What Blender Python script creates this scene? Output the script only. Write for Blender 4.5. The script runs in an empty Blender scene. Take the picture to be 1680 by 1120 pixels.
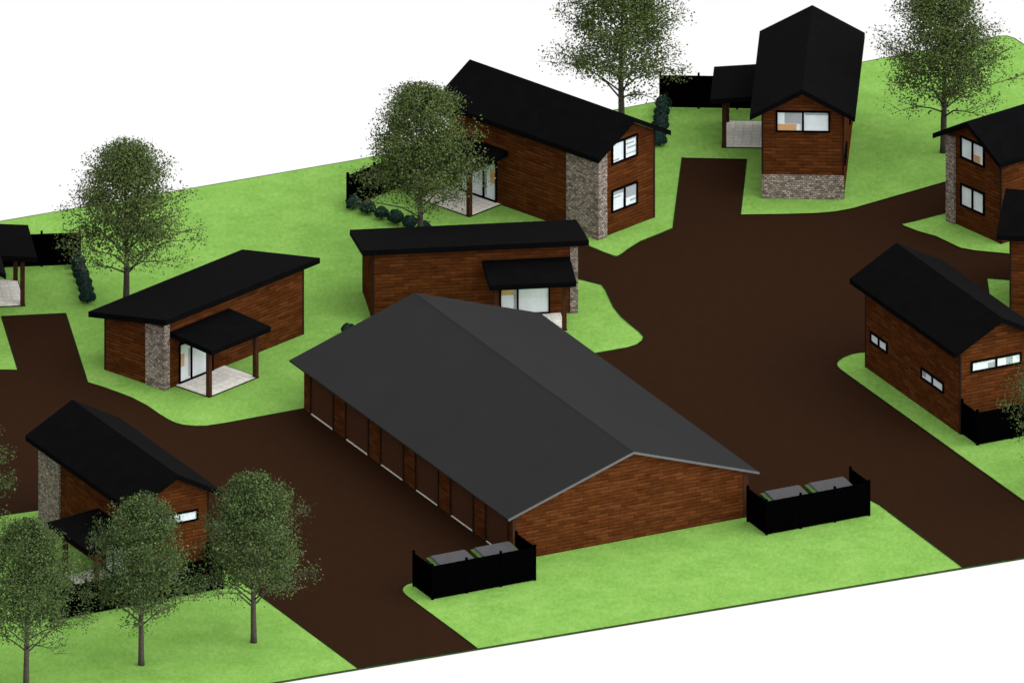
import bpy, bmesh, math, random
from mathutils import Vector, geometry

S = 32.0                    # photograph pixels per metre
SE = 0.37                   # sine of the camera's elevation
CE = math.sqrt(1 - SE * SE)
R = math.radians
scene = bpy.context.scene

# ------------------------------------------------------------------ camera
cd = bpy.data.cameras.new("camera")
cam = bpy.data.objects.new("camera", cd)
scene.collection.objects.link(cam)
cd.type = 'ORTHO'
cd.ortho_scale = 1680 / S
cd.clip_start = 1.0
cd.clip_end = 1500.0
cam.location = (0, -CE * 160, SE * 160)
cam.rotation_euler = (math.pi / 2 - math.asin(SE), 0, 0)
scene.camera = cam

# ------------------------------------------------------------------ sky and sun
SUN_AZ, SUN_EL = R(-25), R(50)      # direction towards the sun
sd = Vector((math.cos(SUN_EL) * math.cos(SUN_AZ), math.cos(SUN_EL) * math.sin(SUN_AZ), math.sin(SUN_EL)))
w = bpy.data.worlds.new("World")
scene.world = w
w.use_nodes = True
nt = w.node_tree
nt.nodes.clear()
out = nt.nodes.new("ShaderNodeOutputWorld")
bg = nt.nodes.new("ShaderNodeBackground")
tc = nt.nodes.new("ShaderNodeTexCoord")
dot = nt.nodes.new("ShaderNodeVectorMath"); dot.operation = 'DOT_PRODUCT'
dot.inputs[1].default_value = (math.cos(R(14)) * math.cos(SUN_AZ), math.cos(R(14)) * math.sin(SUN_AZ), math.sin(R(14)))
ramp = nt.nodes.new("ShaderNodeMapRange")     # white overcast, brighter around the veiled sun
ramp.inputs['From Min'].default_value = 0.0
ramp.inputs['From Max'].default_value = 1.0
ramp.inputs['To Min'].default_value = 1.0
ramp.inputs['To Max'].default_value = 4.2
nt.links.new(tc.outputs['Generated'], dot.inputs[0])
nt.links.new(dot.outputs['Value'], ramp.inputs['Value'])
nt.links.new(ramp.outputs['Result'], bg.inputs['Strength'])
bg.inputs['Color'].default_value = (1, 1, 1, 1)
nt.links.new(bg.outputs[0], out.inputs[0])

ld = bpy.data.lights.new("sun", 'SUN')
ld.energy = 0.6
ld.angle = R(60)
ld.color = (1.0, 0.97, 0.92)
lo = bpy.data.objects.new("sun", ld)
scene.collection.objects.link(lo)
lo.rotation_euler = (-sd).to_track_quat('-Z', 'Y').to_euler()
lo.location = sd * 60

scene.view_settings.view_transform = 'Standard'
scene.view_settings.look = 'None'
scene.view_settings.exposure = 0.0
scene.view_settings.gamma = 1.0


def G(u, v, z=0.0):
    """world point at height z that the photograph shows at pixel (u, v)"""
    return Vector(((u - 840) / S, ((560 - v) / S - z * CE) / SE, z))


# ------------------------------------------------------------------ materials
def newmat(name):
    m = bpy.data.materials.new(name)
    m.use_nodes = True
    n = m.node_tree
    b = n.nodes["Principled BSDF"]
    return m, n, b


def L(n, a, b):
    n.links.new(a, b)


def ramp_node(n, stops):
    r = n.nodes.new("ShaderNodeValToRGB")
    e = r.color_ramp.elements
    while len(e) > 1:
        e.remove(e[-1])
    e[0].position = stops[0][0]; e[0].color = (*stops[0][1], 1)
    for p, c in stops[1:]:
        x = e.new(p); x.color = (*c, 1)
    return r


def noise(n, vec, scale, detail=3.0, rough=0.6):
    t = n.nodes.new("ShaderNodeTexNoise")
    t.inputs['Scale'].default_value = scale
    t.inputs['Detail'].default_value = detail
    t.inputs['Roughness'].default_value = rough
    if vec is not None:
        L(n, vec, t.inputs['Vector'])
    return t


def mapping(n, vec, scale):
    mp = n.nodes.new("ShaderNodeMapping")
    mp.inputs['Scale'].default_value = scale
    L(n, vec, mp.inputs['Vector'])
    return mp.outputs[0]


def mix(n, kind, fac, a, b):
    x = n.nodes.new("ShaderNodeMix"); x.data_type = 'RGBA'; x.blend_type = kind
    for sock, val in ((x.inputs[0], fac), (x.inputs[6], a), (x.inputs[7], b)):
        if hasattr(val, 'links'):
            L(n, val, sock)
        elif isinstance(val, (int, float)):
            sock.default_value = val
        else:
            sock.default_value = (*val, 1)
    return x.outputs[2]


def flat(name, col, rough=0.9, spec=0.1, var=0.15, scale=3.0, uv=False, metal=0.0):
    m, n, b = newmat(name)
    t = n.nodes.new("ShaderNodeTexCoord")
    ns = noise(n, t.outputs['UV' if uv else 'Object'], scale)
    lo_ = tuple(c * (1 - var) for c in col); hi = tuple(c * (1 + var) for c in col)
    r = ramp_node(n, [(0.25, lo_), (0.75, hi)])
    L(n, ns.outputs['Fac'], r.inputs[0])
    L(n, r.outputs[0], b.inputs['Base Color'])
    b.inputs['Roughness'].default_value = rough
    b.inputs['Specular IOR Level'].default_value = spec
    b.inputs['Metallic'].default_value = metal
    return m


def wood_mat(name, dark, mid, light):
    m, n, b = newmat(name)
    t = n.nodes.new("ShaderNodeTexCoord")
    uv = t.outputs['UV']
    br = n.nodes.new("ShaderNodeTexBrick")
    L(n, uv, br.inputs['Vector'])
    br.inputs['Scale'].default_value = 1.0
    br.inputs['Brick Width'].default_value = 0.72
    br.inputs['Row Height'].default_value = 0.185
    br.inputs['Mortar Size'].default_value = 0.013
    br.inputs['Mortar Smooth'].default_value = 0.6
    br.inputs['Bias'].default_value = -0.1
    br.inputs['Color1'].default_value = (0, 0, 0, 1)
    br.inputs['Color2'].default_value = (1, 1, 1, 1)
    br.inputs['Mortar'].default_value = (0, 0, 0, 1)
    br.offset = 0.37
    n1 = noise(n, mapping(n, uv, (1.6, 8.0, 1)), 1.0, 3.0, 0.6)
    n2 = noise(n, mapping(n, uv, (3.5, 45.0, 1)), 1.0, 2.0, 0.6)
    v = mix(n, 'MIX', 0.70, br.outputs['Color'], n1.outputs['Fac'])
    v = mix(n, 'MIX', 0.22, v, n2.outputs['Fac'])
    # shadow line under every course
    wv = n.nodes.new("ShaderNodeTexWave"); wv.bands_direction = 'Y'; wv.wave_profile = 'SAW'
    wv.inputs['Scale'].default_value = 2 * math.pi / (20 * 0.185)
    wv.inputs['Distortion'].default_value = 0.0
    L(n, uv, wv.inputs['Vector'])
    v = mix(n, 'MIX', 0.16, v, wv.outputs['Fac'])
    r = ramp_node(n, [(0.27, dark), (0.49, mid), (0.72, light)])
    L(n, v, r.inputs[0])
    inv = n.nodes.new("ShaderNodeMath"); inv.operation = 'MULTIPLY'; inv.inputs[1].default_value = 0.6
    L(n, br.outputs['Fac'], inv.inputs[0])
    col = mix(n, 'MIX', inv.outputs[0], r.outputs[0], tuple(c * 0.35 for c in dark))
    L(n, col, b.inputs['Base Color'])
    b.inputs['Roughness'].default_value = 1.0
    b.inputs['Specular IOR Level'].default_value = 0.0
    return m


def stone_mat(name):
    m, n, b = newmat(name)
    t = n.nodes.new("ShaderNodeTexCoord")
    uv = t.outputs['UV']
    nz = noise(n, uv, 3.2, 3.0)
    wob = n.nodes.new("ShaderNodeVectorMath"); wob.operation = 'MULTIPLY_ADD'
    wob.inputs[1].default_value = (0.24, 0.22, 0)
    L(n, nz.outputs['Color'], wob.inputs[0]); L(n, uv, wob.inputs[2])
    br = n.nodes.new("ShaderNodeTexBrick")
    L(n, wob.outputs[0], br.inputs['Vector'])
    br.inputs['Scale'].default_value = 1.0
    br.inputs['Brick Width'].default_value = 0.21
    br.inputs['Row Height'].default_value = 0.115
    br.inputs['Mortar Size'].default_value = 0.016
    br.inputs['Color1'].default_value = (0.108, 0.088, 0.077, 1)
    br.inputs['Color2'].default_value = (0.40, 0.33, 0.285, 1)
    br.inputs['Mortar'].default_value = (0.085, 0.070, 0.062, 1)
    n2 = noise(n, uv, 6.0, 4.0, 0.75)
    r = ramp_node(n, [(0.3, (0.55, 0.55, 0.55)), (0.75, (1.25, 1.22, 1.18))])
    L(n, n2.outputs['Fac'], r.inputs[0])
    L(n, mix(n, 'MULTIPLY', 1.0, br.outputs['Color'], r.outputs[0]), b.inputs['Base Color'])
    b.inputs['Roughness'].default_value = 0.9
    b.inputs['Specular IOR Level'].default_value = 0.1
    bm = n.nodes.new("ShaderNodeBump"); bm.inputs['Strength'].default_value = 0.5; bm.inputs['Distance'].default_value = 0.02
    L(n, br.outputs['Fac'], bm.inputs['Height']); bm.invert = True
    L(n, bm.outputs[0], b.inputs['Normal'])
    return m


def grass_mat(name):
    m, n, b = newmat(name)
    t = n.nodes.new("ShaderNodeTexCoord")
    o = t.outputs['Object']
    n1 = noise(n, o, 0.55, 4.0, 0.65)
    n2 = noise(n, mapping(n, o, (1, 0.45, 1)), 4.5, 4.0, 0.75)
    n3 = noise(n, mapping(n, o, (1, 0.4, 1)), 11.0, 2.0, 0.6)
    v = mix(n, 'MIX', 0.55, n1.outputs['Fac'], n2.outputs['Fac'])
    r = ramp_node(n, [(0.36, GRASS[0]), (0.5, GRASS[1]), (0.64, GRASS[2])])
    L(n, v, r.inputs[0])
    r3 = ramp_node(n, [(0.57, (0, 0, 0)), (0.72, (0.5, 0.5, 0.5))])
    L(n, n3.outputs['Fac'], r3.inputs[0])
    L(n, mix(n, 'MIX', r3.outputs[0], r.outputs[0], GRASS[3]), b.inputs['Base Color'])
    b.inputs['Roughness'].default_value = 1.0
    b.inputs['Specular IOR Level'].default_value = 0.0
    return m


def leaf_mat(name, stops):
    m, n, b = newmat(name)
    g = n.nodes.new("ShaderNodeNewGeometry")
    r = ramp_node(n, stops)
    L(n, g.outputs['Random Per Island'], r.inputs[0])
    L(n, r.outputs[0], b.inputs['Base Color'])
    b.inputs['Roughness'].default_value = 0.7
    b.inputs['Specular IOR Level'].default_value = 0.15
    return m


def tile_mat(name):
    m, n, b = newmat(name)
    t = n.nodes.new("ShaderNodeTexCoord")
    br = n.nodes.new("ShaderNodeTexBrick")
    L(n, t.outputs['UV'], br.inputs['Vector'])
    br.offset = 0.0
    br.inputs['Scale'].default_value = 1.0
    br.inputs['Brick Width'].default_value = 0.45
    br.inputs['Row Height'].default_value = 0.45
    br.inputs['Mortar Size'].default_value = 0.014
    br.inputs['Color1'].default_value = (0.60, 0.57, 0.51, 1)
    br.inputs['Color2'].default_value = (0.68, 0.66, 0.60, 1)
    br.inputs['Mortar'].default_value = (0.42, 0.41, 0.38, 1)
    ns = noise(n, t.outputs['UV'], 5.0)
    r = ramp_node(n, [(0.3, (0.82, 0.82, 0.82)), (0.7, (1.1, 1.1, 1.1))])
    L(n, ns.outputs['Fac'], r.inputs[0])
    L(n, mix(n, 'MULTIPLY', 1.0, br.outputs['Color'], r.outputs[0]), b.inputs['Base Color'])
    b.inputs['Roughness'].default_value = 0.85
    b.inputs['Specular IOR Level'].default_value = 0.1
    return m


def glass_mat(name):
    m, n, b = newmat(name)
    n.nodes.remove(b)
    o = n.nodes["Material Output"]
    tr = n.nodes.new("ShaderNodeBsdfTransparent"); tr.inputs[0].default_value = (0.98, 0.99, 0.99, 1)
    gl = n.nodes.new("ShaderNodeBsdfGlossy"); gl.inputs['Roughness'].default_value = 0.03
    mx = n.nodes.new("ShaderNodeMixShader")
    mx.inputs[0].default_value = 0.07
    L(n, tr.outputs[0], mx.inputs[1]); L(n, gl.outputs[0], mx.inputs[2])
    L(n, mx.outputs[0], o.inputs['Surface'])
    return m


GRASS = [(0.107, 0.230, 0.040), (0.142, 0.284, 0.055), (0.182, 0.333, 0.076), (0.26, 0.32, 0.118)]
M = {}
M['wood'] = wood_mat("cedar_siding", (0.0260, 0.0088, 0.0030), (0.0625, 0.0192, 0.0057), (0.110, 0.0380, 0.0128))
M['trim'] = flat("dark_timber", (0.034, 0.0135, 0.006), var=0.3, scale=6)
M['jamb'] = flat("dark_jamb", (0.013, 0.0055, 0.003), var=0.3, scale=4)
M['post'] = flat("stained_post", (0.040, 0.014, 0.006), var=0.3, scale=4)
M['stone'] = stone_mat("rubble_stone")
M['roof'] = flat("black_roofing", (0.0019, 0.0019, 0.0022), rough=1.0, spec=0.02, var=0.25, scale=1.2)
M['groof'] = flat("grey_roof_sheet", (0.0165, 0.0165, 0.0168), rough=1.0, spec=0.03, var=0.05, scale=0.5)
M['verge'] = flat("pale_grey_metal", (0.066, 0.066, 0.070), rough=0.5, spec=0.3, var=0.1)
M['door'] = flat("stained_door", (0.043, 0.0150, 0.0050), var=0.35, scale=9, uv=True)
M['concrete'] = flat("pale_concrete", (0.50, 0.47, 0.42), var=0.2, scale=6)
M['black'] = flat("black_stain", (0.0006, 0.0006, 0.0007), rough=1.0, spec=0.0, var=0.4, scale=5)
M['frame'] = flat("black_aluminium", (0.0015, 0.0015, 0.0015), rough=0.9, spec=0.02, var=0.2)
M['white'] = flat("white_interior", (0.76, 0.80, 0.83), var=0.08, scale=1.5)
M['grey'] = flat("grey_interior", (0.36, 0.38, 0.40), var=0.1, scale=2)
M['orange'] = flat("pale_oak", (0.62, 0.34, 0.15), var=0.08, scale=5)
M['glass'] = glass_mat("window_glass")
M['tile'] = tile_mat("pale_paving")
M['road'] = flat("dark_brown_tarmac", (0.0168, 0.0070, 0.0030), rough=1.0, spec=0.02, var=0.10, scale=1.6)
M['edge'] = flat("dark_edging", (0.012, 0.010, 0.004), rough=1.0, spec=0.02, var=0.3)
M['soil'] = flat("dark_turf_edge", (0.020, 0.035, 0.012), rough=1.0, spec=0.02, var=0.4)
M['grass'] = grass_mat("lawn")
M['bark'] = flat("grey_bark", (0.050, 0.042, 0.036), rough=1.0, spec=0.05, var=0.45, scale=9)
M['leaf'] = leaf_mat("olive_leaves", [(0.0, (0.030, 0.043, 0.012)), (0.5, (0.052, 0.076, 0.018)), (0.85, (0.068, 0.100, 0.024)), (1.0, (0.085, 0.115, 0.036))])
M['leaf2'] = leaf_mat("green_leaves", [(0.0, (0.020, 0.032, 0.009)), (0.5, (0.036, 0.060, 0.015)), (0.85, (0.052, 0.084, 0.020)), (1.0, (0.075, 0.115, 0.032))])
M['bush'] = leaf_mat("blue_green_leaves", [(0.0, (0.0015, 0.007, 0.006)), (0.6, (0.0045, 0.021, 0.017)), (1.0, (0.012, 0.043, 0.030))])
M['binbody'] = flat("green_painted_steel", (0.026, 0.060, 0.010), rough=0.6, spec=0.15, var=0.2)
M['binlid'] = flat("grey_plastic", (0.035, 0.034, 0.038), rough=0.6, spec=0.2, var=0.1)


# ------------------------------------------------------------------ mesh helpers
class MB:
    """collects closed solids and links them as ONE mesh object"""

    def __init__(self, m=1):
        self.v, self.f, self.mi, self.m = [], [], [], m

    def add(self, vs, fs, mi=0):
        k = len(self.v)
        for p in vs:
            self.v.append((p[0], p[1] * self.m, p[2]))
        for f in fs:
            q = [k + i for i in f]
            self.f.append(q if self.m > 0 else q[::-1]); self.mi.append(mi)

    def box(self, x0, x1, y0, y1, z0, z1, mi=0):
        vs = [(x, y, z) for z in (z0, z1) for y in (y0, y1) for x in (x0, x1)]
        self.add(vs, [(0, 2, 3, 1), (4, 5, 7, 6), (0, 1, 5, 4), (2, 6, 7, 3), (0, 4, 6, 2), (1, 3, 7, 5)], mi)

    def fbox(self, fr, a0, a1, b0, b1, z0, z1, mi=0):
        """box in a wall frame: a along the wall, b out of it"""
        o, t, nn = fr
        vs = [(o[0] + t[0] * a + nn[0] * b, o[1] + t[1] * a + nn[1] * b, z) for z in (z0, z1) for b in (b0, b1) for a in (a0, a1)]
        fs = [(0, 2, 3, 1), (4, 5, 7, 6), (0, 1, 5, 4), (2, 6, 7, 3), (0, 4, 6, 2), (1, 3, 7, 5)]
        if t[0] * nn[1] - t[1] * nn[0] < 0:
            fs = [f[::-1] for f in fs]
        self.add(vs, fs, mi)

    def prism(self, prof, x0, x1, mi=0):
        """profile of (y, z) points, counter-clockwise seen from +x, extruded along x"""
        n = len(prof)
        vs = [(x0, y, z) for y, z in prof] + [(x1, y, z) for y, z in prof]
        fs = [tuple(range(n))[::-1], tuple(range(n, 2 * n))]
        for i in range(n):
            j = (i + 1) % n
            fs.append((i, j, n + j, n + i))
        self.add(vs, fs, mi)

    def tube(self, pts, rad, sides=6, mi=0):
        k = len(self.v)
        for i, p in enumerate(pts):
            p = Vector(p)
            a = Vector(pts[max(i - 1, 0)]); c = Vector(pts[min(i + 1, len(pts) - 1)])
            d = (c - a).normalized()
            x = d.cross(Vector((0.3, 0.9, 0.31))).normalized(); y = d.cross(x)
            for s in range(sides):
                an = 2 * math.pi * s / sides
                q = p + (x * math.cos(an) + y * math.sin(an)) * rad[i]
                self.v.append((q.x, q.y, q.z))
        for i in range(len(pts) - 1):
            for s in range(sides):
                t = (s + 1) % sides
                self.f.append([k + i * sides + s, k + i * sides + t, k + (i + 1) * sides + t, k + (i + 1) * sides + s]); self.mi.append(mi)
        self.f.append([k + s for s in range(sides)][::-1]); self.mi.append(mi)
        e = k + (len(pts) - 1) * sides
        self.f.append([e + s for s in range(sides)]); self.mi.append(mi)

    def build(self, name, mats, parent=None, uv=True):
        me = bpy.data.meshes.new(name)
        me.from_pydata(self.v, [], self.f)
        mats = mats if isinstance(mats, (list, tuple)) else [mats]
        for m in mats:
            me.materials.append(m)
        for p, i in zip(me.polygons, self.mi):
            p.material_index = i
        if uv:
            ul = me.uv_layers.new(name="UVMap")
            for p in me.polygons:
                nn = p.normal
                if abs(nn.z) > 0.92:
                    for li in p.loop_indices:
                        c = me.vertices[me.loops[li].vertex_index].co
                        ul.data[li].uv = (c.x, c.y)
                else:
                    t = Vector((-nn.y, nn.x, 0)).normalized()
                    b = nn.cross(t)
                    for li in p.loop_indices:
                        c = me.vertices[me.loops[li].vertex_index].co
                        ul.data[li].uv = (c.dot(t), c.dot(b))
        me.update()
        o = bpy.data.objects.new(name, me)
        scene.collection.objects.link(o)
        if parent:
            o.parent = parent
        return o


def tag(o, label, cat, group=None):
    o['label'] = label
    o['category'] = cat
    if group:
        o['group'] = group
    return o


def empty(name, loc, rz=0.0):
    o = bpy.data.objects.new(name, None)
    o.empty_display_size = 0.3
    scene.collection.objects.link(o)
    o.location = loc
    o.rotation_euler = (0, 0, rz)
    return o


def copy_tree(o, parent=None):
    c = o.copy()
    scene.collection.objects.link(c)
    if parent:
        c.parent = parent
    for ch in [x for x in scene.objects if x.parent == o]:
        copy_tree(ch, c)
    return c


# ------------------------------------------------------------------ ground and roads
def sheet(name, pts, z, mat):
    vs = [(p.x, p.y, z) for p in pts]
    tris = geometry.tessellate_polygon([[Vector((p.x, p.y, 0)) for p in pts]])
    me = bpy.data.meshes.new(name)
    fs = []
    for t in tris:
        a, b, c = (Vector(vs[i]) for i in t)
        fs.append(t if (b - a).cross(c - a).z > 0 else t[::-1])
    me.from_pydata(vs, [], fs)
    me.materials.append(mat)
    o = bpy.data.objects.new(name, me)
    scene.collection.objects.link(o)
    o['kind'] = 'structure'
    return o


def smooth(px, rounds=1):
    return px


def edging(name, loops, width, z):
    b = MB()
    for pts in loops:
        for p, q in zip(pts, pts[1:]):
            d = (q - p)
            if d.length < 1e-4:
                continue
            d.normalize(); n = Vector((-d.y, d.x, 0)) * width / 2
            e = d * width * 0.4
            quad = [p - e - n, q + e - n, q + e + n, p - e + n]
            b.add([(v.x, v.y, z) for v in quad], [(0, 1, 2, 3)])
            z += 0.0004
    o = b.build(name, M['edge'])
    o['kind'] = 'structure'
    return o


SITE = [(-800, 501), (0, 363), (580, 263), (1420, 101), (1600, 67.5), (1638, 59.5), (1652, 59), (1664, 63), (1680, 73.5), (1760, 131), (2400, 592), (2400, 794), (-800, 1327)]
b = MB()
sp = [G(*p) for p in SITE][::-1]
tris = geometry.tessellate_polygon([[Vector((p.x, p.y, 0)) for p in sp]])
k = len(sp)
fs = []
for t in tris:
    a_, b_, c_ = (sp[i] for i in t)
    fs.append(t if (b_ - a_).cross(c_ - a_).z > 0 else t[::-1])
b.add([(p.x, p.y, 0) for p in sp], fs, 0)
b.add([(p.x, p.y, 0) for p in sp] + [(p.x, p.y, -0.10) for p in sp],
      [(i, k + i, k + (i + 1) % k, (i + 1) % k) for i in range(k)] + [tuple(range(k, 2 * k))[::-1]], 1)
g = b.build("lawn", [M['grass'], M['soil']], uv=False)
g['kind'] = 'structure'

LR = [(-400, 613), (0, 606.5), (30, 607), (3, 519), (107, 514), (143, 627), (166, 634), (190, 642.5), (215, 652), (240, 665), (258, 677.5),
      (275, 688), (287, 693.5), (300, 697), (320, 699), (340, 698.5), (370, 694), (499, 670), (841.6, 920), (700, 949), (678, 955), (668, 957.5), (661, 962),
      (659, 967), (660.5, 971), (665, 976), (752, 1040), (782, 1062.8), (587, 1095.2), (426, 976), (230, 832), (200, 812), (184, 806), (165, 808), (66, 836), (0, 845.5), (-400, 905)]
RR = [(1120, 260), (1224, 262), (1214, 353), (1290, 352), (1340, 350.5), (1370, 348), (1400, 342.5), (1450, 328), (1557, 297.5), (1800, 229), (1800, 276), (1557, 348),
      (1500, 363), (1484, 366.5), (1478, 368), (1482, 371), (1505, 380), (1533.6, 388), (1555, 398), (1575, 407.5), (1600, 412), (1657.7, 417.5), (1720, 423),
      (1720, 466), (1658, 459.5), (1618, 456.5), (1624, 500), (1600, 540), (1500, 567), (1430, 577.5), (1412, 578), (1399, 580), (1383, 586), (1375, 591.5), (1371.5, 597), (1373, 602), (1379.5, 608),
      (1590, 759), (1680, 823), (1783.8, 896.7), (1580, 930.6), (1480, 856), (1444, 828.5), (1434, 823), (1428, 820.5), (1416, 820), (1400, 822), (1226, 847), (884, 597),
      (990, 578), (1030, 571), (1046, 566), (1055, 559), (1057, 553), (1050, 545), (1035, 533), (1020, 520), (1008, 505), (1002, 493), (995, 477), (988, 467.5),
      (945, 456.5), (932, 453), (932, 396), (966, 405), (990, 415), (1005, 420.5), (1013, 422), (1020, 418.5), (1032, 409.5), (1052, 397), (1080, 386), (1105, 375.5)]
lr = [G(*p) for p in LR]; rr = [G(*p) for p in RR]
sheet("road", lr, 0.005, M['road'])
sheet("road", rr, 0.005, M['road'])
edging("kerb", [lr + lr[:1], rr + rr[:1]], 0.11, 0.009)
edging("lawn_border", [[G(*p) for p in SITE] + [G(*SITE[0])]], 0.06, 0.004)


# ------------------------------------------------------------------ houses
def window(parent, m, fr, a0, a1, z0, z1, mull=(0.5,), cab=None, name="window", back='white', shade=None, fw=0.09, sill=None):
    """black frame standing proud of the wall, a glass pane, a flat pale panel in place of the bright room"""
    f = MB(m)
    t = fw
    f.fbox(fr, a0, a1, 0.0, 0.09, z1 - t, z1)
    f.fbox(fr, a0, a1, 0.0, 0.09, z0, z0 + t)
    f.fbox(fr, a0, a0 + t, 0.0, 0.085, z0 + t, z1 - t)
    f.fbox(fr, a1 - t, a1, 0.0, 0.085, z0 + t, z1 - t)
    for k in mull:
        c = a0 + (a1 - a0) * k
        f.fbox(fr, c - t * 0.6, c + t * 0.6, 0.0, 0.082, z0 + t, z1 - t)
    fo = f.build(name, M['frame'], parent)
    p = MB(m)
    p.fbox(fr, a0 + t * 0.5, a1 - t * 0.5, 0.050, 0.056, z0 + t * 0.5, z1 - t * 0.5)
    p.build("pane", M['glass'], fo)
    p = MB(m)
    p.fbox(fr, a0 + t * 0.3, a1 - t * 0.3, 0.004, 0.012, z0 + t * 0.3, z1 - t * 0.3)
    p.build("room_backing", M[back], fo)  # flat panel added close behind the glass, its pale colour imitates a lit interior
    if shade:
        for (c0, c1, e0, e1) in shade:
            p = MB(m)
            p.fbox(fr, a0 + (a1 - a0) * c0, a0 + (a1 - a0) * c1, 0.013, 0.022, z0 + (z1 - z0) * e0, z0 + (z1 - z0) * e1)
            p.build("blind", M['grey'], fo)
    if cab:
        c0, c1, e0, e1 = cab
        p = MB(m)
        p.fbox(fr, a0 + (a1 - a0) * c0, a0 + (a1 - a0) * c1, 0.013, 0.030, z0 + (z1 - z0) * e0, z0 + (z1 - z0) * e1)
        p.build("cupboard", M['orange'], fo)
    return fo


def porch(parent, m, a0, patio_a0, patio_len, door, wall_y=0.0, cab=None):
    """lean-to roof on two posts over a paved patio, and a sliding glass door"""
    out = 2.33
    r = MB(m)
    # roof slab sloping gently outwards
    r.prism([(wall_y + 0.003, 2.84), (wall_y + 2.93, 2.60), (wall_y + 2.93, 2.88), (wall_y + 0.003, 3.12)], a0, a0 + 4.5)
    r.build("porch_roof", M['roof'], parent)
    p = MB(m)
    p.box(patio_a0, patio_a0 + patio_len, wall_y + 0.004, wall_y + out, 0.0, 0.05)
    pt = p.build("patio", M['tile'], parent)
    e = MB(m)
    w_ = 0.05
    e.box(patio_a0 - w_, patio_a0, wall_y + 0.004, wall_y + out + w_, 0.0, 0.045)
    e.box(patio_a0 + patio_len, patio_a0 + patio_len + w_, wall_y + 0.004, wall_y + out + w_, 0.0, 0.045)
    e.box(patio_a0, patio_a0 + patio_len, wall_y + out, wall_y + out + w_, 0.0, 0.045)
    e.build("border", M['edge'], pt)
    for a in (patio_a0 + 0.08, patio_a0 + patio_len - 0.08):
        q = MB(m)
        q.box(a - 0.11, a + 0.11, wall_y + out - 0.20, wall_y + out + 0.02, 0.05, 2.66)
        q.build("post", M['post'], parent)
    fr = ((0, wall_y), (1, 0), (0, 1))
    window(parent, m, fr, door[0], door[1], 0.06, 2.25, mull=(0.36,) if door[2] else (0.64,), cab=cab, name="glass_door", fw=0.08,
           shade=[(0.28, 0.34, 0.1, 0.8)] if door[2] else [(0.66, 0.72, 0.1, 0.8)])


WID, LEN, OV = 4.2, 10.5, 0.6


def corner_boards(h, m, spots):
    """slim dark boards covering the wall corners; (x, y, outward x, outward y, top)"""
    for x, y, sx, sy, top in spots:
        c = MB(m)
        x0, x1 = sorted((x + sx * 0.022, x - sx * 0.075))
        y0, y1 = sorted((y + sy * 0.022, y - sy * 0.075))
        c.box(x0, x1, y0, y1, 0.0, top)
        c.build("corner_board", M['jamb'], h)


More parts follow.
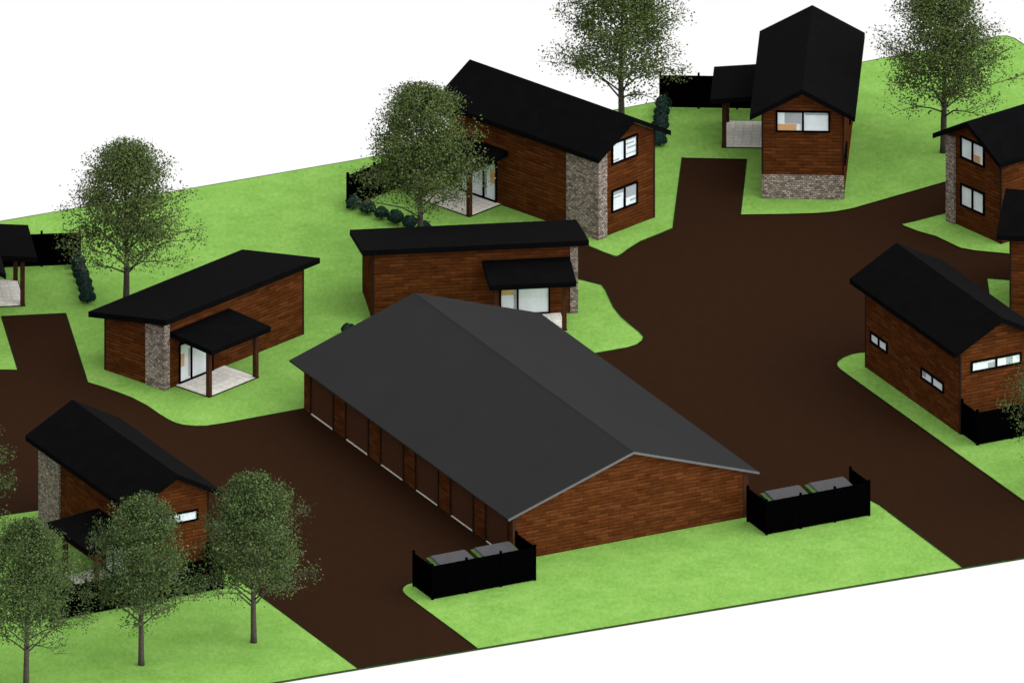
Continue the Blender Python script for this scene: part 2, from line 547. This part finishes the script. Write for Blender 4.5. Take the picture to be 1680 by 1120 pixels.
def gable_house(loc, rot, m, label, front='pair', stone='column', porch_on=True, rear=True, side=True, name="timber_house"):
    h = empty(name, loc, rot)
    tag(h, label, "house", "timber houses with black roofs")
    slope = 0.55
    eb, th = 4.50, 0.28                     # eave underside height and slab depth
    wz = eb + OV * slope - 0.01
    rz = eb + (OV + WID / 2) * slope - 0.01
    wl = MB(m)
    wl.prism([(0, 0), (0, wz), (-WID / 2, rz), (-WID, wz), (-WID, 0)], 0, LEN)
    wl.build("wall", M['wood'], h)
    tz = wz - 0.03
    cs = [(0, -WID, -1, -1, tz), (LEN, 0, 1, 1, tz), (LEN, -WID, 1, -1, tz)]
    if stone != 'column':
        cs = [c[:4] + (c[4],) for c in cs] + [(0, 0, -1, 1, tz)]
    corner_boards(h, m, cs)
    yl, yr, yc = OV, -WID - OV, -WID / 2
    rf = MB(m)
    ru = eb + (WID / 2 + OV) * slope
    rf.prism([(yl, eb), (yl, eb + th), (yc, ru + th), (yr, eb + th), (yr, eb), (yc, ru)], -OV, LEN + OV)
    rf.build("roof", M['roof'], h)
    ff = ((0, 0), (0, -1), (-1, 0))         # front gable: a runs from the porch-side corner
    if stone == 'column':
        s = MB(m)
        s.box(-0.14, 0.55, -0.0, 0.10, 0, wz - 0.06)
        s.box(0.55, 2.16, 0.001, 0.10, 0, wz - 0.06)
        s.box(-0.14, 0.0, -0.55, 0.0, 0, wz - 0.06)
        s.build("stone_column", M['stone'], h)
    elif stone == 'base':
        s = MB(m)
        s.fbox(ff, -0.02, WID + 0.02, 0.0, 0.06, 0, 1.32)
        s.build("stone_plinth", M['stone'], h)
    if front == 'pair':
        window(h, m, ff, 0.98, 2.90, 3.80, 5.02, cab=(0.55, 0.8, 0.1, 0.4) if rear == 'cab' else None,
               shade=None if rear == 'cab' else [(0.55, 0.97, 0.84, 0.94), (0.55, 0.86, 0.66, 0.73), (0.62, 0.97, 0.46, 0.54), (0.55, 0.97, 0.22, 0.27), (0.04, 0.3, 0.12, 0.2)])
        window(h, m, ff, 0.98, 2.90, 1.16, 2.40, shade=[(0.55, 0.98, 0.42, 0.97), (0.72, 0.97, 0.22, 0.30), (0.05, 0.46, 0.74, 0.93), (0.05, 0.38, 0.60, 0.66)] if rear != 'cab' else None)
    elif front == 'wide':
        window(h, m, ff, 0.72, 3.50, 3.68, 4.86, cab=(0.02, 0.38, 0.06, 0.36), shade=[(0.16, 0.46, 0.38, 0.97), (0.54, 0.98, 0.80, 0.88)])
    fb = ((LEN, 0), (0, -1), (1, 0))
    if rear:
        window(h, m, fb, 0.66, 3.58, 3.28, 3.90, shade=[(0.17, 0.3, 0.05, 0.95), (0.51, 0.66, 0.05, 0.6)])
    fs_ = ((0, -WID), (1, 0), (0, -1))
    if side:
        window(h, m, fs_, 0.62, 2.5, 1.62, 2.22, fw=0.085)
        window(h, m, fs_, LEN - 4.25, LEN - 1.75, 1.62, 2.22, fw=0.085, shade=[(0.04, 0.2, 0.3, 0.95)])
    if porch_on:
        porch(h, m, 6.35, 6.9, 3.6, (7.15, 9.7, True), cab=(0.04, 0.18, 0.45, 0.8))
    return h


def mono_house(loc, rot, m, label, door, cab, name="timber_cabin"):
    h = empty(name, loc, rot)
    tag(h, label, "house", "timber houses with black roofs")
    th = 0.30
    hi, lo_ = 3.90, 2.92                    # roof underside at the two eaves
    sl = (hi - lo_) / (WID + 2 * OV)
    wl = MB(m)
    wl.prism([(0, 0), (0, hi - OV * sl - 0.01), (-WID, lo_ + OV * sl - 0.01), (-WID, 0)], 0, LEN)
    wl.build("wall", M['wood'], h)
    rf = MB(m)
    rf.prism([(OV, hi), (OV, hi + th), (-WID - OV, lo_ + th), (-WID - OV, lo_)], -OV, LEN + OV)
    rf.build("roof", M['roof'], h)
    hz, lz = hi - OV * sl - 0.03, lo_ + OV * sl - 0.03
    corner_boards(h, m, [(LEN, 0, 1, 1, hz), (LEN, -WID, 1, -1, lz), (0, -WID, -1, -1, lz)])
    s = MB(m)
    top = hi - OV * sl - 0.35
    s.box(-0.10, 0.30, 0.0, 0.05, 0, top + 0.25)
    s.box(-0.10, 0.0, -1.3, 0.0, 0, top)
    s.build("stone_column", M['stone'], h)
    porch(h, m, 0.33, 0.8, 3.7, door, cab=cab)
    return h


mono_house(G(271, 640), R(47.5), -1, "low timber cabin with a tilted black roof, on the lawn left of the garage",
           (1.02, 3.60, True), (0.02, 0.16, 0.40, 0.72))
mono_house(G(945, 513), R(187), 1, "long timber cabin with a low black roof directly behind the grey roofed garage",
           (1.35, 3.95, False), (0.72, 0.96, 0.50, 0.82))
gable_house(G(981, 392.5), R(136.3), 1, "timber house with a stone corner and two stacked windows, behind the long low cabin")
gable_house(G(1250, 325), R(87.5), 1, "tall narrow timber house with a stone plinth and one wide window under its gable", front='wide', stone='base')
gable_house(G(-11, 586), R(96), -1, "timber house cut off by the left edge, only eave and porch in view")
gable_house(G(1539, 579), R(-62.5), 1, "timber house with small slit windows in its long wall, right of the road")
gable_house(G(1557, 362), R(39.5), 1, "timber house with a stone corner at the right edge, below the upper right tree", rear='cab')
gable_house(G(2011, 494), R(170), -1, "timber house at the right edge, only a roof corner and wall strip in view", side=False)
gable_house(G(67.6, 859), R(-62.5), -1, "timber house half hidden behind the three young trees at lower left")


# ------------------------------------------------------------------ garage block
GW, GL_ = 13.5, 23.6
ga = empty("garage_block", G(841.6, 920), R(27))          # x along the front gable, y towards the back
tag(ga, "long timber garage block with a grey gabled roof and a row of doors", "garage")
gs = 0.335
ez = 2.6
core = MB()
rzz = ez + GW / 2 * gs
rec = 0.16


def yprism(mb, prof, y0, y1):
    n = len(prof)
    vs = [(x, y0, z) for x, z in prof] + [(x, y1, z) for x, z in prof]
    fs = [tuple(range(n)), tuple(range(n, 2 * n))[::-1]]
    for i in range(n):
        j = (i + 1) % n
        fs.append((j, i, n + i, n + j))
    mb.add(vs, fs)


yprism(core, [(rec, 0), (GW, 0), (GW, ez), (GW / 2, rzz), (rec, ez + rec * gs)], 0, GL_)
pitch = 3.95
doors = []
y = GL_ - 0.83
while len(doors) < 6:
    doors.append((y - 2.45, y)); y -= pitch
last = GL_
for d0, d1 in doors:
    core.box(0, rec - 0.002, d1, last, 0, ez - 0.01); last = d0
core.box(0, rec - 0.002, 0, last, 0, ez - 0.01)
core.build("wall", M['wood'], ga)
first = None
for d0, d1 in doors:
    if first is None:
        d = MB()
        d.box(0.05, rec - 0.004, d0 + 0.004, d1 - 0.004, 0.06, 2.5)
        nb = 9
        for i in range(nb):                         # upright boards
            w0 = (d1 - d0 - 0.04) / nb
            d.box(0.03, 0.05, d0 + 0.02 + i * w0 + 0.012, d0 + 0.02 + (i + 1) * w0 - 0.012, 0.07, 2.48)
        first = d.build("door", M['door'], ga)
        s = MB()
        s.box(-0.02, rec - 0.006, d0 + 0.004, d1 - 0.004, 0.0, 0.055)
        th_ = s.build("threshold", M['concrete'], first)
        for j0, j1 in ((d1 + 0.003, d1 + 0.11), (d0 - 0.13, d0 - 0.003)):
            jb = MB()
            jb.box(-0.05, rec - 0.01, j0, j1, 0.0, 2.55)
            jb.build("jamb", M['jamb'], first)
        base = d0
    else:
        c = copy_tree(first, ga)
        c.location.y = d0 - base
for x0, x1 in ((-0.03, 0.20), (GW - 0.24, GW + 0.03)):
    tr = MB()
    tr.box(x0, x1, -0.03, 0.0, 0, ez - 0.06)
    tr.build("corner_board", M['trim'], ga)
oh, oe, tk = 0.47, 0.40, 0.075
rf = MB()
yprism(rf, [(-oh, ez - oh * gs), (GW / 2, rzz), (GW + oh, ez - oh * gs), (GW + oh, ez - oh * gs + tk), (GW / 2, rzz + tk), (-oh, ez - oh * gs + tk)], -oe + 0.02, GL_ + 0.75)
rfo = rf.build("roof", M['groof'], ga)
rd = MB()
yprism(rd, [(GW / 2 - 0.16, rzz + tk - 0.16 * gs + 0.003), (GW / 2 + 0.16, rzz + tk - 0.16 * gs + 0.003), (GW / 2, rzz + tk + 0.025)], -oe + 0.02, GL_ + 0.75)
rd.build("ridge_cap", M['groof'], rfo)
vg = MB()
yprism(vg, [(-oh, ez - oh * gs - 0.03), (GW / 2, rzz - 0.03), (GW + oh, ez - oh * gs - 0.03), (GW + oh, ez - oh * gs + tk + 0.01), (GW / 2, rzz + tk + 0.01), (-oh, ez - oh * gs + tk + 0.01)], -oe - 0.02, -oe + 0.02)
vg.build("verge_trim", M['verge'], rfo)


# ------------------------------------------------------------------ fences
def fence(corner_pts, label, loc, rot, m=1, height=1.8, step=2.0, name="privacy_fence", post_up=0.16):
    h = empty(name, loc, rot)
    tag(h, label, "fence")
    for p, q in zip(corner_pts, corner_pts[1:]):
        p = Vector((p[0], p[1] * m, 0)); q = Vector((q[0], q[1] * m, 0))
        d = q - p
        n = max(1, round(d.length / step)); d.normalize()
        nn = Vector((-d.y, d.x, 0))
        seg = (q - p).length / n
        for i in range(n):
            fr = ((p + d * seg * i)[:2], d[:2], nn[:2])
            b = MB()
            b.fbox(fr, 0.05, seg - 0.05, -0.025, -0.003, 0.04, height)
            nb = max(1, round(seg / 0.18)); bw = (seg - 0.1) / nb
            for k in range(nb):
                b.fbox(fr, 0.05 + k * bw + 0.008, 0.05 + (k + 1) * bw - 0.008, -0.003, 0.02, 0.05, height - 0.02 + 0.03 * ((k * 7) % 3 - 1) * 0.5)
            b.build("fence_panel", M['black'], h)
    done = set()
    for p, q in zip(corner_pts, corner_pts[1:]):
        p = Vector((p[0], p[1] * m, 0)); q = Vector((q[0], q[1] * m, 0))
        n = max(1, round((q - p).length / step))
        for i in range(n + 1):
            c = p + (q - p) * i / n
            key = (round(c.x, 2), round(c.y, 2))
            if key in done:
                continue
            done.add(key)
            b = MB()
            b.box(c.x - 0.055, c.x + 0.055, c.y - 0.055, c.y + 0.055, 0, height + post_up)
            b.build("post", M['black'], h)
    return h


FA = LEN + 1.75                               # the fences stand behind each house's rear gable
FPTS = [(LEN + 0.06, -WID + 0.1), (FA, -WID + 0.1), (FA, 5.75)]
fence(FPTS, "black board fence with round bushes before it, left of the house with stacked windows", G(981, 392.5), R(136.3), 1)
fence(FPTS, "black board fence behind the porch of the tall narrow house", G(1250, 325), R(87.5), 1)
fence(FPTS, "black board fence beyond the porch at the left edge of the lawn", G(-11, 586), R(96), -1)
fence(FPTS, "black board fence against the gable of the house with slit windows", G(1539, 579), R(-62.5), 1)
fence(FPTS, "black board fence behind the three young trees at lower left", G(67.6, 859), R(-62.5), -1)


def bin_store(back_left, label, binlabels):
    o = G(*back_left)
    rot = R(27)
    ex = Vector((math.cos(rot), math.sin(rot), 0)); ey = Vector((-math.sin(rot), math.cos(rot), 0))
    o = o - ey * 2.1
    fence([(0, 2.1), (0, 0), (5.9, 0), (5.9, 2.1)], label, o, rot, height=1.85, step=1.97, name="bin_enclosure", post_up=0.12)
    for i, lb in enumerate(binlabels):
        p = o + ex * (0.55 + i * 2.55) + ey * 0.55
        h = empty("waste_skip", p, rot)
        tag(h, lb, "waste bin", "waste skips inside the black enclosures")
        b = MB()
        b.add([(0.06, 0.08, 0.12), (2.24, 0.08, 0.12), (2.24, 1.10, 0.12), (0.06, 1.10, 0.12), (0, 0, 1.44), (2.3, 0, 1.44), (2.3, 1.25, 1.56), (0, 1.25, 1.56)],
              [(3, 2, 1, 0), (4, 5, 6, 7), (0, 1, 5, 4), (1, 2, 6, 5), (2, 3, 7, 6), (3, 0, 4, 7)])
        b.build("body", M['binbody'], h)
        l = MB()
        l.add([(0.22, -0.02, 1.45), (2.24, -0.02, 1.45), (2.24, 1.30, 1.575), (0.22, 1.30, 1.575), (0.27, 0.06, 1.51), (2.19, 0.06, 1.51), (2.19, 1.22, 1.64), (0.27, 1.22, 1.64)],
              [(3, 2, 1, 0), (4, 5, 6, 7), (0, 1, 5, 4), (1, 2, 6, 5), (2, 3, 7, 6), (3, 0, 4, 7)])
        l.build("lid", M['binlid'], h)
        for x in (0.2, 2.1):
            for yy in (0.2, 1.0):
                c = MB()
                c.box(x - 0.05, x + 0.05, yy - 0.05, yy + 0.05, 0.0, 0.12)
                c.build("caster", M['black'], h)


bin_store((678.8, 961), "open backed black bin enclosure at the garage's near left corner",
          ["waste skip with grey lid, left in the enclosure near the garage doors", "green waste skip with grey lid, right in the enclosure near the garage doors"])
bin_store((1227, 855), "open backed black bin enclosure at the garage's right corner",
          ["green waste skip with grey lid, left in the enclosure right of the garage", "green waste skip with grey lid, right in the enclosure right of the garage"])


# ------------------------------------------------------------------ trees
ENV = [(9.7, 0.05), (9.45, 0.6), (8.9, 1.45), (8.1, 2.25), (7.0, 2.95), (6.0, 3.4), (5.2, 3.7), (4.4, 3.75), (3.6, 3.65), (2.9, 3.2), (2.4, 2.3), (2.0, 1.2), (1.75, 0.3)]


def env(z):
    if z >= ENV[0][0] or z <= ENV[-1][0]:
        return 0.05
    for (za, ra), (zb, rb) in zip(ENV, ENV[1:]):
        if zb <= z <= za:
            t = (z - zb) / (za - zb)
            return rb + (ra - rb) * t
    return 0.05


def make_tree_data(seed, nleaf):
    rnd = random.Random(seed)
    tb = MB()
    tp = [(0, 0, -0.02), (0.0, 0.01, 0.5), (0.02, 0, 1.6), (0.05, 0.03, 3.2), (0.0, 0.06, 5.0), (-0.06, 0.02, 7.0), (-0.03, 0.0, 9.0)]
    tb.tube(tp, [0.21, 0.185, 0.165, 0.13, 0.09, 0.05, 0.015], 9)
    tips = []
    nl = 40
    for i in range(nl):
        t = (i + 0.5) / nl
        z0 = 1.85 + 6.5 * t ** 1.1
        az = i * 2.39996 + rnd.uniform(-0.4, 0.4)
        rise = rnd.uniform(0.5, 0.95) if t < 0.3 else rnd.uniform(0.6, 1.1)
        ln = 0.2
        while ln < 4.5:
            if env(z0 + ln * rise * 0.9) < ln * 0.96 / 1.0:
                break
            ln += 0.1
        ln *= rnd.uniform(0.68, 1.18)
        d = Vector((math.cos(az), math.sin(az), 0))
        pts = []
        for s in range(5):
            q = s / 4
            drop = -0.30 * q * q * (1.0 if t < 0.25 else 0.2)
            pts.append(Vector((0, 0, z0)) + d * ln * q + Vector((rnd.uniform(-.08, .08) * q * ln, rnd.uniform(-.08, .08) * q * ln, ln * rise * 0.9 * q ** 0.85 + drop * ln)))
        r0 = 0.055 * (1 - 0.6 * t)
        tb.tube(pts, [r0, r0 * .75, r0 * .5, r0 * .32, r0 * .15], 5)
        for s in range(1, 5):
            tips.append((pts[s], 0.42 if s < 4 else 0.30, 0.6 + s * 0.2))
        for kk in range(5):
            q = rnd.uniform(0.35, 0.95)
            i0 = min(3, int(q * 4)); p = pts[i0].lerp(pts[i0 + 1], q * 4 - i0)
            a2 = az + rnd.choice((-1, 1)) * rnd.uniform(0.5, 1.2)
            l2 = ln * rnd.uniform(0.18, 0.38)
            e = p + Vector((math.cos(a2) * l2, math.sin(a2) * l2, l2 * rnd.uniform(-0.1, 0.7)))
            tb.tube([p, (p + e) / 2 + Vector((0, 0, 0.04)), e], [r0 * .35, r0 * .24, r0 * .1], 4)
            tips.append((e, 0.28, 1.0)); tips.append(((p + e) / 2, 0.30, 0.8))
    trunk = tb
    lb = MB()
    wts = [t[2] for t in tips]
    made = 0
    while made < nleaf:
        if rnd.random() < 0.74:
            c, sg, _ = rnd.choices(tips, wts)[0]
            p = Vector((rnd.gauss(c.x, sg), rnd.gauss(c.y, sg), rnd.gauss(c.z, sg * 0.75)))
        else:
            z = rnd.uniform(3.2, 9.2)
            rr_ = env(z) * (0.82 if z > 4.6 else 0.7) * math.sqrt(rnd.random()); an = rnd.uniform(0, 6.2832)
            p = Vector((rr_ * math.cos(an), rr_ * math.sin(an), z))
        rad = math.hypot(p.x, p.y)
        if p.z < 1.6 or rad > env(p.z) * rnd.uniform(1.0, 1.28) + 0.08 or p.z > 9.7:
            continue
        if p.z < 3.6 and rnd.random() < 0.58:          # thin skirt
            continue
        if rad > env(p.z) * 0.72 and rnd.random() < 0.30:
            continue
        made += 1
        s = rnd.uniform(0.04, 0.085) if rad > env(p.z) * 0.6 else rnd.uniform(0.06, 0.11)
        a = Vector((rnd.gauss(0, 1), rnd.gauss(0, 1), rnd.gauss(0, 0.7))).normalized()
        b2 = a.cross(Vector((rnd.gauss(0, 1), rnd.gauss(0, 1), rnd.gauss(0, 1)))).normalized()
        k = len(lb.v)
        for q in (p - a * s, p + b2 * s * 0.62, p + a * s, p - b2 * s * 0.62):
            lb.v.append((q.x, q.y, q.z))
        lb.f.append([k, k + 1, k + 2, k + 3]); lb.mi.append(0)
    return trunk, lb


def build_tree(seed, leaf, nleaf):
    tk_, lf = make_tree_data(seed, nleaf)
    r = empty("broadleaf_tree", (0, 0, 0))
    t = tk_.build("trunk", M['bark'], r, uv=False)
    for p in t.data.polygons:
        p.use_smooth = True
    lf.build("crown", leaf, r, uv=False)
    return r


protoA = build_tree(11, M['leaf'], 25000)
protoB = build_tree(29, M['leaf'], 25000)
protoC = build_tree(5, M['leaf2'], 24000)
TREES = [
    (protoA, 207, 508, 40, 1.0, "broadleaf tree behind the low cabin with the tilted roof"),
    (protoB, 690, 414, 200, 1.0, "broadleaf tree behind the long low cabin, beside a row of bushes"),
    (protoA, 1020, 222, 150, 1.03, "broadleaf tree rising behind the roof of the house with stacked windows"),
    (protoB, 1548, 250, 300, 1.02, "broadleaf tree on the lawn right of the tall narrow house"),
    (protoC, 43, 1128, 10, 1.0, "leftmost of the three young trees in the lower left corner"),
    (protoC, 232, 1090, 100, 1.0, "middle one of the three young trees in the lower left corner"),
    (protoC, 416, 1053, 230, 1.0, "rightmost of the three young trees, standing nearest the left road"),
    (protoC, -92, 935, 320, 1.0, "tree cut off by the left edge, overhanging the brown road"),
    (protoA, 1762, 812, 60, 1.0, "tree cut off by the right edge, before the house with slit windows"),
]
used = set()
for pr, u, v, rz, sc, lb_ in TREES:
    wd = 0.86 if 'young' in lb_ else 0.95
    o = pr if pr.name not in used else copy_tree(pr)
    used.add(pr.name)
    o.location = G(u, v)
    o.rotation_euler = (0, 0, R(rz))
    o.scale = (sc * wd, sc * wd, sc)
    o.rotation_euler = (0, 0, R(rz))
    tag(o, lb_, "tree", "broadleaf trees around the houses")


# ------------------------------------------------------------------ bushes
def bush_mesh(seed):
    rnd = random.Random(seed)
    b = MB()
    for i in range(1500):
        an = rnd.uniform(0, 6.2832); cz = rnd.uniform(-0.55, 1.0)
        rr_ = 0.47 * (0.80 + 0.22 * rnd.random()) * (1 + 0.08 * math.sin(3 * an + seed) + 0.07 * math.sin(5 * cz + seed))
        sx = math.sqrt(1 - cz * cz)
        n = Vector((math.cos(an) * sx, math.sin(an) * sx, cz))
        p = Vector((n.x * rr_, n.y * rr_, 0.42 + n.z * rr_ * 0.95))
        if p.z < 0.01:
            continue
        a = (n.cross(Vector((rnd.gauss(0, 1), rnd.gauss(0, 1), rnd.gauss(0, 1))))).normalized()
        c = (n.cross(a) + n * rnd.uniform(-0.8, 0.8)).normalized()
        s = rnd.uniform(0.04, 0.075)
        k = len(b.v)
        for q in (p - a * s, p + c * s * 0.7, p + a * s, p - c * s * 0.7):
            b.v.append((q.x, q.y, max(q.z, 0)))
        b.f.append([k, k + 1, k + 2, k + 3]); b.mi.append(0)
    b.tube([(0, 0, 0), (0, 0, 0.25)], [0.05, 0.03], 6)
    return b


bushes = [bush_mesh(s).build("round_bush", M['bush'], uv=False) for s in (1, 2)]
fresh = [True, True]
ORD = ["first", "second", "third", "fourth", "fifth", "sixth"]
bi = 0
for (loc, rot, m, where, n0) in ((G(981, 392.5), R(136.3), 1, "row behind the long low cabin", 6),
                                 (G(1250, 325), R(87.5), 1, "row left of the tall narrow house", 6),
                                 (G(-11, 586), R(96), -1, "row near the far left porch posts", 6)):
    for i in range(n0):
        a = 12.0 - 1.0 * i; bb = 5.6 * m
        p = loc + Vector((math.cos(rot) * a - math.sin(rot) * bb, math.sin(rot) * a + math.cos(rot) * bb, 0))
        j = bi % 2
        o = bushes[j] if fresh[j] else bushes[j].copy()
        if not fresh[j]:
            scene.collection.objects.link(o)
        fresh[j] = False
        o.location = p
        o.rotation_euler = (0, 0, bi * 1.7)
        s = 0.84 + 0.05 * math.sin(bi * 2.3)
        o.scale = (s, s, s)
        tag(o, "dark bush, %s from the fence in the %s" % (ORD[i], where), "bush", "round bushes planted in rows")
        bi += 1
o = bushes[0].copy(); scene.collection.objects.link(o)
o.location = G(572, 552); tag(o, "dark green bush peeping over the grey garage roof", "bush", "round bushes planted in rows")
